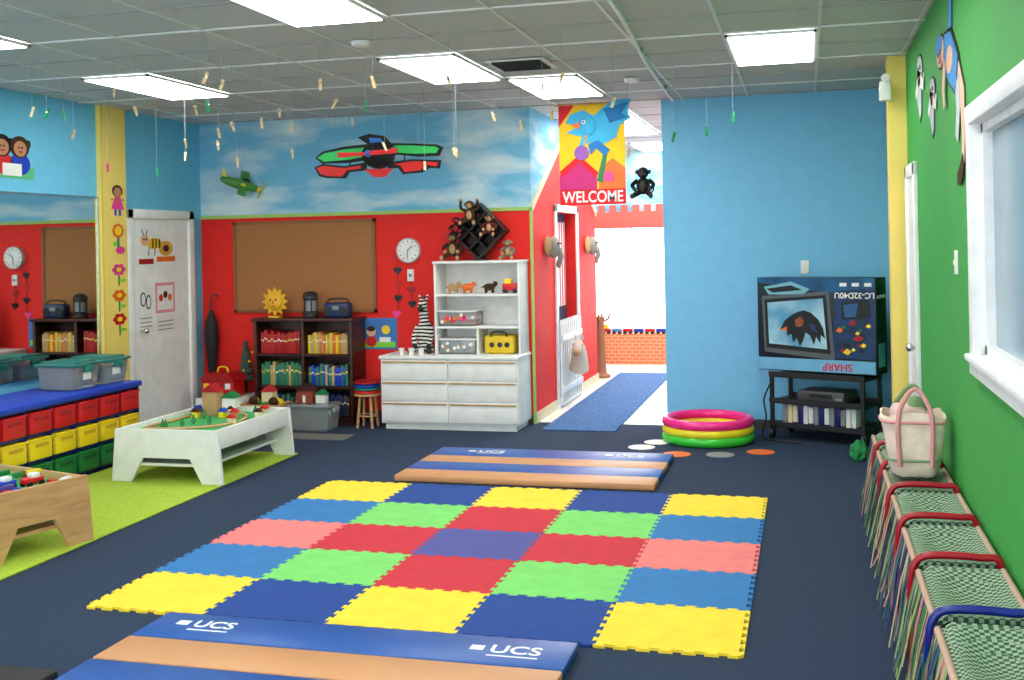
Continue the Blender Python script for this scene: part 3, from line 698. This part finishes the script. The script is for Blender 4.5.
b = B('welcome_banner')
def w2(px, py): return (-2.25+(px-560)*.0094, 3.08-(py-105)*.0096)
def wp(pts, m, off): b.prism([(w2(*p)[0], 10.2-off, w2(*p)[1]) for p in pts], (0,-.003,0), m)
by = M('banner_yellow',(252,200,20),.7); br_ = M('banner_red',(222,20,34),.7); bm_ = M('banner_magenta',(200,40,120),.7); bb = M('banner_blue',(60,180,230),.7); bb2 = M('banner_blue2',(24,120,190),.7)
wp([(560,107),(627,107),(627,190),(560,190)],by,0); wp([(560,190),(627,190),(627,205),(560,205)],br_,0)
wp([(560,107),(576,107),(560,128)],br_,.003); wp([(560,175),(580,160),(598,175),(598,190),(560,190)],bm_,.003); wp([(600,172),(614,160),(627,170),(627,190),(600,190)],orange,.003)
wp([(560,172),(580,156),(600,174),(597,178),(580,163),(563,178)],br_,.006)
b.disc((w2(610,178)[0],10.19,w2(610,178)[1]),.05,pink); b.disc((w2(583,154)[0],10.19,w2(583,154)[1]),.07,M('banner_violet',(150,90,180),.7))
wp([(598,182),(606,150),(610,150),(604,184)],green,.006)
wp([(572,116),(585,112),(596,118),(606,110),(615,104),(634,103),(630,116),(634,122),(622,128),(618,140),(606,146),(592,144),(580,148),(584,138),(568,134),(580,128),(567,124)],bb,.010)
wp([(606,112),(632,106),(624,117),(630,121),(612,126)],bb2,.014); wp([(600,142),(612,152),(606,158),(598,150),(592,156),(590,146)],bb2,.012)
b.ell((w2(590,128)[0],10.19,w2(590,128)[1]),(.085,.02,.095),bb); b.disc((w2(586,124)[0],10.168,w2(586,124)[1]),.018,paper); b.disc((w2(586,124)[0],10.164,w2(586,124)[1]),.009,black)
wp([(572,126),(582,124),(582,131)],orange,.03)
b.text('WELCOME',.58,Matrix.Translation((w2(593.5,197.5)[0],10.195,w2(593,197.8)[1])) @ FACE @ Matrix.Diagonal((1,1.25,1,1)),paper,.004)
b.cyl((-2.30,10.21,3.07),(-1.58,10.21,3.07),.008,wood,n=8)
for x in (-2.2,-1.75): b.cyl((x,10.21,3.07),(x,10.21,H-.011),.002,st,n=5)
b.done()
monkey('plush_monkey',(-1.49,10.42,2.16),.44,fur=blackfur,face=dark)

# hallway items
b = B('safety_gate'); gx_ = -2.560
for k in range(11):
    y = D0+.02+k*(D1-D0-.04)/10; b.box((gx_,y,.46),(.018,.045,.86),white); b.prism([(gx_-.009,y-.0225,.89),(gx_-.009,y+.0225,.89),(gx_-.009,y,.94)],(.018,0,0),white)
for zz in (.18,.74): b.box((gx_+.016,(D0+D1)/2,zz),(.016,D1-D0,.06),white)
b.box((gx_,(D0+D1)/2,.035),(.02,D1-D0,.03),white)
b.done()
b = B('plush_horse_head', TR(-2.42,11.72,.50)); hf = M('horse_fur',(214,196,176),.9,bump=.3)
b.tube([(-.02,.12,-.12),(0,.05,.03),(.01,-.02,.14)],lambda t:.11-.045*t,hf,n=12); b.ell((.01,-.06,.14),(.055,.10,.06),hf,rot=(.7,0,0)); b.ell((.01,-.13,.08),(.042,.05,.04),tan)
for k in (-1,1): b.ell((.01+k*.035,0,.23),(.014,.012,.035),hf); b.ell((.01+k*.05,-.07,.16),.009,black); b.ell((.01+k*.02,-.17,.08),.006,black)
for i in range(6): b.ell((.01,.04+i*.015,.18-i*.045),(.02,.03,.03),tan)
b.done()
b = B('wall_flag'); xf = -2.70
b.bx(xf,xf+.004,11.62,12.42,1.05,2.0,paper)
for i in range(7): b.bx(xf+.004,xf+.006,11.62+i*.12,11.68+i*.12,1.05,2.0,red)
b.bx(xf+.006,xf+.008,11.62,12.05,1.5,2.0,navy)
for i in range(5):
    for j in range(5): b.disc((xf+.008,11.67+i*.08,1.55+j*.095),.016,paper,axis=(1,0,0),th=.002,n=5)
b.done()
for yy in (11.08,13.2):
    b = B('plush_elephant_head', TR(-2.596,yy,1.62)); ef = M('grey_plush',(150,148,140),.9,bump=.3)
    b.ell((.07,0,.10),(.07,.10,.11),ef)
    for k in (-1,1): b.ell((.04,k*.12,.12),(.025,.07,.10),tan,rot=(0,0,k*.3)); b.ell((.13,k*.04,.14),.012,black)
    b.tube([(.12,0,.08),(.145,0,.0),(.12,0,-.08),(.14,0,-.10)],lambda t:.035-.015*t,ef,n=10); b.done()
b = B('wooden_hat_stand', TR(-2.62,14.15,.001)); b.lathe([(.12,0),(.12,.03),(.07,.06),(.06,.2),(.05,.7),(.06,.78),(.03,.8)],(0,0,0),M('stand_brown',(170,110,74),.7))
for k in range(4): b.tube([(0,0,.72),(.10*math.cos(k*1.57),.10*math.sin(k*1.57),.76),(.12*math.cos(k*1.57),.12*math.sin(k*1.57),.83)],.014,MC['stand_brown'])
b.done()
b = B('toy_train')
for i in range(7):
    x = -2.85+i*.16; b.box((x,15.84,.422+.06),(.14,.10,.05),[red,M('sky_plastic',(90,150,220),.5),red,blue,red,blue,red][i],bev=.015)
    for k in (-1,1): b.cyl((x+k*.04,15.78,.445),(x+k*.04,15.90,.445),.022,dark,n=12)
    if i in (0,6): b.box((x,15.84,.53),(.08,.08,.07),yellow,bev=.01)
b.done()

# ------------------------------------------------------------------ pool + discs
b = B('inflatable_pool'); pc = (-.87,9.78); R = .36
for i, (r, mm2) in enumerate(((.045,M('pool_green',(60,200,60),.25)),(.040,M('pool_yellow',(240,225,40),.25)),(.042,M('pool_pink',(245,40,140),.25)))):
    zc = .046+i*.068
    b.tube([(pc[0]+R*math.cos(t),pc[1]+R*math.sin(t),zc) for t in [k*2*math.pi/32 for k in range(32)]],r,mm2,n=14,closed=True,sm=1)
b.cyl((pc[0],pc[1],.006),(pc[0],pc[1],.02),R,MC['pool_pink'],n=32); b.done()
for (x, y, mm2) in ((-1.40,9.38,paper),(-1.07,9.12,orange),(-.72,9.15,grey),(-.40,9.32,orange),(-1.30,9.64,paper)):
    b = B('floor_spot_marker'); b.lathe([(.115,0),(.115,.003),(.09,.006),(.02,.007)],(x,y,.001),mm2); b.done()

# ------------------------------------------------------------------ AV cart and TV box
Xc = TR(.13,9.98,0,-24)
b = B('television_cart', Xc)
ctr = M('cart_black',(26,26,28),.45)
for zz in (.56,.33,.12):
    b.box((0,0,zz),(.86,.42,.025),ctr,bev=.005)
    for s in (-1,1): b.box((0,s*.205,zz+.02),(.86,.012,.035),ctr)
for sx in (-1,1):
    for s in (-1,1):
        b.box((sx*.41,s*.19,.33),(.03,.03,.48),ctr); b.cyl((sx*.41-.015,s*.19,.045),(sx*.41+.015,s*.19,.045),.042,black); b.box((sx*.41,s*.19,.085),(.035,.03,.04),chrome)
b.done()
b = B('video_player', Xc); b.box((.02,0,.345+.05),(.42,.3,.09),M('vcr',(70,70,74),.4),bev=.006); b.box((.02,-.152,.40),(.2,.004,.03),black); b.box((.18,-.152,.38),(.06,.004,.02),grey); b.done()
b = B('video_tapes', Xc)
for i in range(14): b.box((-.32+i*.048,-.03,.135+.09),(.04,.2,.18-.02*(i%3)),random.choice([dark,grey,cream,navy,white,white]),bev=.002)
b.done()
b = B('power_cord', Xc); b.tube([(-.40,-.23,.5),(-.46,-.25,.35),(-.43,-.27,.2),(-.47,-.27,.03),(-.3,-.33,.012),(-.1,-.30,.012)],.008,black); b.done()
Xb = TR(.105,9.99,.60,-22)
b = B('television_box', Xb)
bw, bd, bh = 1.06, .26, .82; bf = M('box_ink',(12,26,42),.4,var=.3,scale=3)
b.box((0,0,bh/2),(bw,bd,bh),bf,bev=.003)
yf = -bd/2-.001
def bp(pts, m, off=0): b.prism([(p[0]*bw-bw/2, yf-off, (1-p[1])*bh) for p in pts], (0,-.002,0), m)
ga = M('box_teal',(14,84,130),.4,var=.4,scale=6)
bp([(0.0,0.0),(.99,0),(.99,.10),(.6,.16),(0,.05)],ga); bp([(0,.86),(.99,.86),(.99,.99),(0,.99)],M('box_lblue',(110,175,215),.4)); bp([(.68,.14),(.99,.10),(.99,.84),(.64,.84)],M('box_blue3',(14,50,92),.4,var=.5,scale=9),.001)
bp([(.04,.20),(.62,.14),(.66,.86),(.06,.80)],M('tv_frame',(90,94,98),.3),.002); bp([(.065,.235),(.595,.18),(.63,.80),(.075,.755)],black,.0035)
bp([(.09,.27),(.57,.215),(.60,.75),(.10,.71)],two_tone('tv_screen','noise',(84,150,190),(176,216,228),3,.3,{'a':.35,'b':.65}),.005)
bird = [(.20,.56),(.24,.46),(.30,.40),(.36,.36),(.41,.345),(.47,.37),(.53,.44),(.57,.53),(.585,.64),(.55,.60),(.545,.69),(.51,.62),(.49,.71),(.46,.61),(.42,.58),(.40,.66),(.37,.73),(.345,.64),(.31,.69),(.30,.60),(.26,.62),(.26,.56)]
bp(bird,black,.008)
bp([(.33,.45),(.38,.41),(.41,.46),(.39,.52),(.34,.52)],M('bird_brown',(150,70,30),.5),.010); bp([(.45,.48),(.50,.50),(.52,.58),(.47,.55)],M('bird_blue',(30,50,110),.5),.010); bp([(.20,.56),(.26,.52),(.26,.57)],orange,.011)
bp([(.06,.10),(.30,.04),(.46,.12),(.40,.18),(.10,.18)],M('box_light',(120,180,200),.4),.002); bp([(.08,.12),(.30,.08),(.40,.13),(.14,.16)],black,.003)
bp([(.72,.26),(.95,.22),(.96,.40),(.73,.44)],black,.003); bp([(.74,.28),(.86,.26),(.84,.40),(.75,.41)],M('tv_blue',(40,90,140),.4),.005)
for i in range(16):
    u = random.uniform(.70,.95); v = random.uniform(.46,.78); d_ = random.uniform(.015,.035)
    bp([(u,v-d_),(u+d_,v),(u+.2*d_,v+d_),(u-d_,v+.3*d_)],random.choice([orange,yellow,green,dred,black,M('box_or',(190,80,30),.5),blue]),.003+.0005*i)
RT = Matrix.Rotation(math.pi,4,'Y')
b.text('SHARP',.26,Matrix.Translation((bw*.18,yf-.004,bh*.07)) @ RT @ FACE,red,.003); b.text('LC-32D40U',.34,Matrix.Translation((bw*.33,yf-.004,bh*.82)) @ RT @ FACE,paper,.003)
b.text('LC-32D40U',.2,Matrix.Translation((bw/2+.002,0,bh*.8)) @ Matrix.Rotation(math.pi/2,4,'Z') @ FACE,paper,.003)
for i in range(3): b.box((bw*(.24+.1*i),yf-.003,bh*.93),(.06,.003,.03),paper)
b.box((bw/2+.001,0,bh*.2),(.003,.16,.2),MC['box_lblue']); b.done()
b = B('crumpled_green_cloth')
t = bmesh.new(); bmesh.ops.create_icosphere(t, subdivisions=4, radius=1)
for v in t.verts:
    d = 1+.25*noise.noise(v.co*2.3)+.08*noise.noise(v.co*6); v.co = v.co*d; v.co.x *= .07; v.co.y *= .09; v.co.z = max(v.co.z*.09, -.06)
b.merge(t, M('green_cloth',(30,130,70),.9), Matrix.Translation((.37,9.12,.062))); b.done()

# ------------------------------------------------------------------ woven benches along green wall
wv = two_tone('woven_seat','checker',(26,84,58),(158,178,152),62,.7)
wvb = M('bench_piping',(196,160,140),.6)
rib = [M('rib1',(70,110,70),.8),M('rib2',(190,170,140),.8),M('rib3',(40,90,100),.8),M('rib4',(200,130,120),.8),M('rib5',(30,50,46),.8),M('rib6',(150,170,110),.8),M('rib7',(24,40,90),.8)]
def bench(y0, y1, tubem):
    b = B('woven_seat_bench'); xa, xb, zt = .40, .70, .47
    t = bmesh.new(); nx, ny = 8, 12; g = []
    for i in range(nx+1):
        row = []
        for j in range(ny+1):
            u, v = i/nx, j/ny
            z = zt+.018-.05*math.sin(math.pi*u)*math.sin(math.pi*v)
            if i == 0: z -= .03
            row.append(t.verts.new((xa+u*(xb-xa), y0+.02+v*(y1-y0-.04), z)))
        g.append(row)
    for i in range(nx):
        for j in range(ny): t.faces.new((g[i][j],g[i+1][j],g[i+1][j+1],g[i][j+1]))
    r = bmesh.ops.extrude_face_region(t, geom=t.faces[:])
    bmesh.ops.translate(t, vec=(0,0,-.02), verts=[v for v in r['geom'] if isinstance(v, bmesh.types.BMVert)])
    b.merge(t, wv)
    b.tube([(xa-.005,y0+.02,zt-.01),(xa-.005,y1-.02,zt-.01)],.013,wvb,sm=1); b.tube([(xb,y0+.02,zt+.01),(xb,y1-.02,zt+.01)],.013,wvb,sm=1)
    b.tube([(xa-.03,y0+.06,.001),(xa-.03,y0+.02,.25),(xa-.03,y0,.40),(xa-.01,y0,.485),(xa+.05,y0,.515),(xb-.07,y0,.515),(xb,y0,.49),(xb,y0,.25),(xb,y0+.02,.001)],.015,tubem,n=10)
    b.tube([(xa-.01,y1-.05,.001),(xa-.01,y1-.04,zt-.02)],.013,chrome,sm=1); b.tube([(xb,y1-.05,.001),(xb,y1-.04,zt-.02)],.013,chrome,sm=1)
    b.tube([(xa-.02,y0+.03,.16),(xa,y1-.05,.16)],.010,chrome,sm=1)
    n = 27
    for k in range(n):
        y = y0+.02+(y1-y0-.04)*k/(n-1); mm3 = random.choice(rib); fl = random.uniform(.02,.09); ln = random.uniform(.03,.14); w = .012; sw = random.uniform(-.03,.03)
        P = [(xa-.012,y,zt-.01),(xa-.026-fl*.25,y+sw*.3,.34),(xa-.028-fl*.6,y+sw*.7,.2),(xa-.025-fl,y+sw,ln)]
        t = bmesh.new(); V = [(t.verts.new((p[0],p[1]-w,p[2])), t.verts.new((p[0]-.004,p[1],p[2])), t.verts.new((p[0],p[1]+w,p[2]))) for p in P]
        for A, C in zip(V[:-1], V[1:]):
            t.faces.new((A[0],A[1],C[1],C[0])); t.faces.new((A[1],A[2],C[2],C[1]))
        b.merge(t, mm3)
    b.done(sharp=1.2)
M('tube_blue',(16,36,130),.3); M('tube_red',(165,14,34),.3)
ys = [2.6,3.27,3.93,4.58,5.22,5.86,6.48,7.06,7.6]
for i in range(8):
    bench(ys[i]+.004, ys[i+1]-.024, MC['tube_blue'] if i < 3 else MC['tube_red'])

# tote bag
b = B('canvas_tote_bag')
cxb, cyb, zb = .53, 6.26, .495
t = bmesh.new(); rings = []; nn = 40
cvm = M('tote_canvas',(226,206,192),.85,var=.14,scale=14,bump=.4,bscale=18)
for i, (zz, a, c) in enumerate([(0,.10,.12),(.02,.12,.135),(.10,.135,.14),(.22,.15,.14),(.32,.165,.13),(.325,.15,.12),(.22,.13,.11)]):
    ring = []
    for k in range(nn):
        th = 2*math.pi*k/nn; cc, ss = math.cos(th), math.sin(th)
        e = .5; x = a*math.copysign(abs(cc)**e, cc); y = c*math.copysign(abs(ss)**e, ss)
        wob = 1+.04*math.sin(5*th+i)+.03*math.sin(9*th+2*i)
        ring.append(t.verts.new((cxb+x*wob, cyb+y*wob, zb+zz+.014*math.sin(3*th)*(i > 2))))
    rings.append(ring)
for A, C in zip(rings[:-1], rings[1:]):
    for k in range(nn): t.faces.new((A[k],A[(k+1)%nn],C[(k+1)%nn],C[k]))
t.faces.new(rings[0][::-1]); t.faces.new(rings[-1]); b.merge(t, cvm)
pk = M('tote_pink',(222,150,156),.8); gk = M('tote_green',(120,150,110),.8)
def sup(a, c, z, e=.5, n=28):
    out = []
    for k in range(n):
        th = 2*math.pi*k/n; cc, ss = math.cos(th), math.sin(th)
        out.append((cxb+a*math.copysign(abs(cc)**e, cc), cyb+c*math.copysign(abs(ss)**e, ss), z))
    return out
b.tube(sup(.166,.142,zb+.29),.008,pk,closed=True,sm=1); b.tube(sup(.138,.148,zb+.09),.007,gk,closed=True,sm=1)
for s in (-1,1):
    yy = cyb+s*.145
    P = [(cxb-.08,yy,zb+.06),(cxb-.085,yy,zb+.30),(cxb-.05,yy-s*.04,zb+.40),(cxb+.01,yy-s*.07,zb+.46),(cxb+.06,yy-s*.04,zb+.40),(cxb+.085,yy,zb+.30),(cxb+.08,yy,zb+.06)]
    b.tube(P,.012,pk if s<0 else gk,n=8)
b.box((cxb-.02,cyb,zb+.31),(.18,.14,.10),M('tote_fill',(226,190,186),.9),rot=(.2,.1,.1),bev=.03)
b.box((cxb+.02,cyb+.02,zb+.36),(.08,.06,.10),gk,rot=(.1,.3,.4),bev=.02)
b.done(sharp=1.2)

# ------------------------------------------------------------------ flat paper characters on the green wall
bl = M('cut_blue',(70,150,215),.8); pe = M('cut_peach',(236,192,166),.8); gpl = M('cut_grey',(196,202,206),.8); cbk = M('cut_outline',(50,40,40),.8)
xw = XR-.002
def shp(b, pts, m, lvl):
    b.prism([(xw-.003*lvl, p[0], p[1]) for p in pts], (-.003,0,0), m)
def blob(b, y, z, ry, rz_, m, lvl, n=24):
    shp(b, [(y+ry*math.cos(2*math.pi*k/n), z+rz_*math.sin(2*math.pi*k/n)) for k in range(n)], m, lvl)
def limb(b, P, w, m, lvl):
    L = []; R_ = []
    for i, p in enumerate(P):
        q0 = Vector(P[max(i-1,0)]); q1 = Vector(P[min(i+1,len(P)-1)]); d = (q1-q0).normalized(); n_ = Vector((-d.y, d.x))*w[i]
        L.append((p[0]+n_.x, p[1]+n_.y)); R_.append((p[0]-n_.x, p[1]-n_.y))
    shp(b, L+R_[::-1], m, lvl)
b = B('paper_diver_cutout')
def ol(fn, *a):   # outline copy behind each shape
    pass
limb(b,[(6.10,2.72),(5.98,2.86),(5.95,3.02)],[.075,.065,.05],cbk,0); limb(b,[(6.10,2.72),(5.98,2.86),(5.95,3.02)],[.06,.05,.035],bl,1); blob(b,5.95,3.03,.07,.035,pe,2)
limb(b,[(6.22,2.74),(6.0,2.68),(5.72,2.54)],[.10,.15,.11],cbk,1); limb(b,[(6.22,2.74),(6.0,2.68),(5.74,2.55)],[.085,.13,.095],bl,2); blob(b,5.98,2.66,.12,.07,pe,3)
limb(b,[(5.76,2.56),(5.58,2.42),(5.56,2.24),(5.60,2.10)],[.10,.085,.065,.05],cbk,0); limb(b,[(5.76,2.56),(5.58,2.42),(5.56,2.24),(5.60,2.11)],[.085,.07,.05,.035],pe,1)
limb(b,[(5.74,2.52),(5.70,2.38),(5.78,2.24)],[.075,.06,.045],gpl,2); limb(b,[(5.56,2.12),(5.66,2.06),(5.78,2.04)],[.04,.05,.03],brown,2)
limb(b,[(6.15,2.68),(6.24,2.54),(6.20,2.44)],[.05,.04,.03],pe,4)
blob(b,6.36,2.76,.17,.095,cbk,2); blob(b,6.36,2.76,.155,.083,pe,3); blob(b,6.40,2.80,.15,.055,bl,4); blob(b,6.32,2.755,.02,.015,black,5); blob(b,6.42,2.75,.02,.015,black,5); blob(b,6.36,2.73,.03,.018,red,5); blob(b,6.35,2.705,.06,.01,dred,5)
b.done()
for (y, z, s) in ((7.55,2.76,.17),(6.85,2.55,.14)):
    b = B('paper_ghost_cutout')
    blob(b,y,z+s*.4,s*1.1,s*.65,cbk,0); limb(b,[(y,z+s*.4),(y+s*.2,z-s*.5),(y-s*.2,z-s*1.4)],[s*1.0,s*.85,s*.35],cbk,0)
    blob(b,y,z+s*.4,s*.98,s*.56,gpl,1); limb(b,[(y,z+s*.4),(y+s*.2,z-s*.5),(y-s*.2,z-s*1.3)],[s*.88,s*.73,s*.25],gpl,1)
    limb(b,[(y-s*.5,z),(y-s*1.4,z-s*.3),(y-s*1.6,z+s*.1)],[s*.25,s*.2,s*.12],paper,2); limb(b,[(y+s*.5,z),(y+s*1.3,z-s*.4)],[s*.25,s*.15],paper,2)
    for k in (-1,1): blob(b,y+k*s*.35,z+s*.5,s*.16,s*.10,black,2)
    blob(b,y,z+s*.15,s*.3,s*.06,dred,2); b.done()

# ------------------------------------------------------------------ world + camera
w = bpy.data.worlds.new('World'); sc.world = w; w.use_nodes = True
nt = w.node_tree; bgn = nt.nodes['Background']
bgn.inputs['Color'].default_value = (.97,.98,1,1); bgn.inputs['Strength'].default_value = 5.0

cam = bpy.data.cameras.new('Camera'); co = bpy.data.objects.new('Camera', cam); sc.collection.objects.link(co)
a = math.radians(15); rho = .02
fwd = Vector((-math.sin(a), math.cos(a), 0)); rt = Vector((math.cos(a), math.sin(a), 0)); up = Vector((0,0,1))
r2 = rt*math.cos(rho)-up*math.sin(rho); u2 = up*math.cos(rho)+rt*math.sin(rho)
R3 = Matrix((r2, u2, -fwd)).transposed()
co.matrix_world = Matrix.Translation((0,0,1.77)) @ R3.to_4x4()
cam.sensor_width = 36; cam.lens = 1100/1024*36; cam.shift_y = -96.6/1024; cam.clip_start = .05
sc.camera = co
print('DONE objects', len(bpy.data.objects))
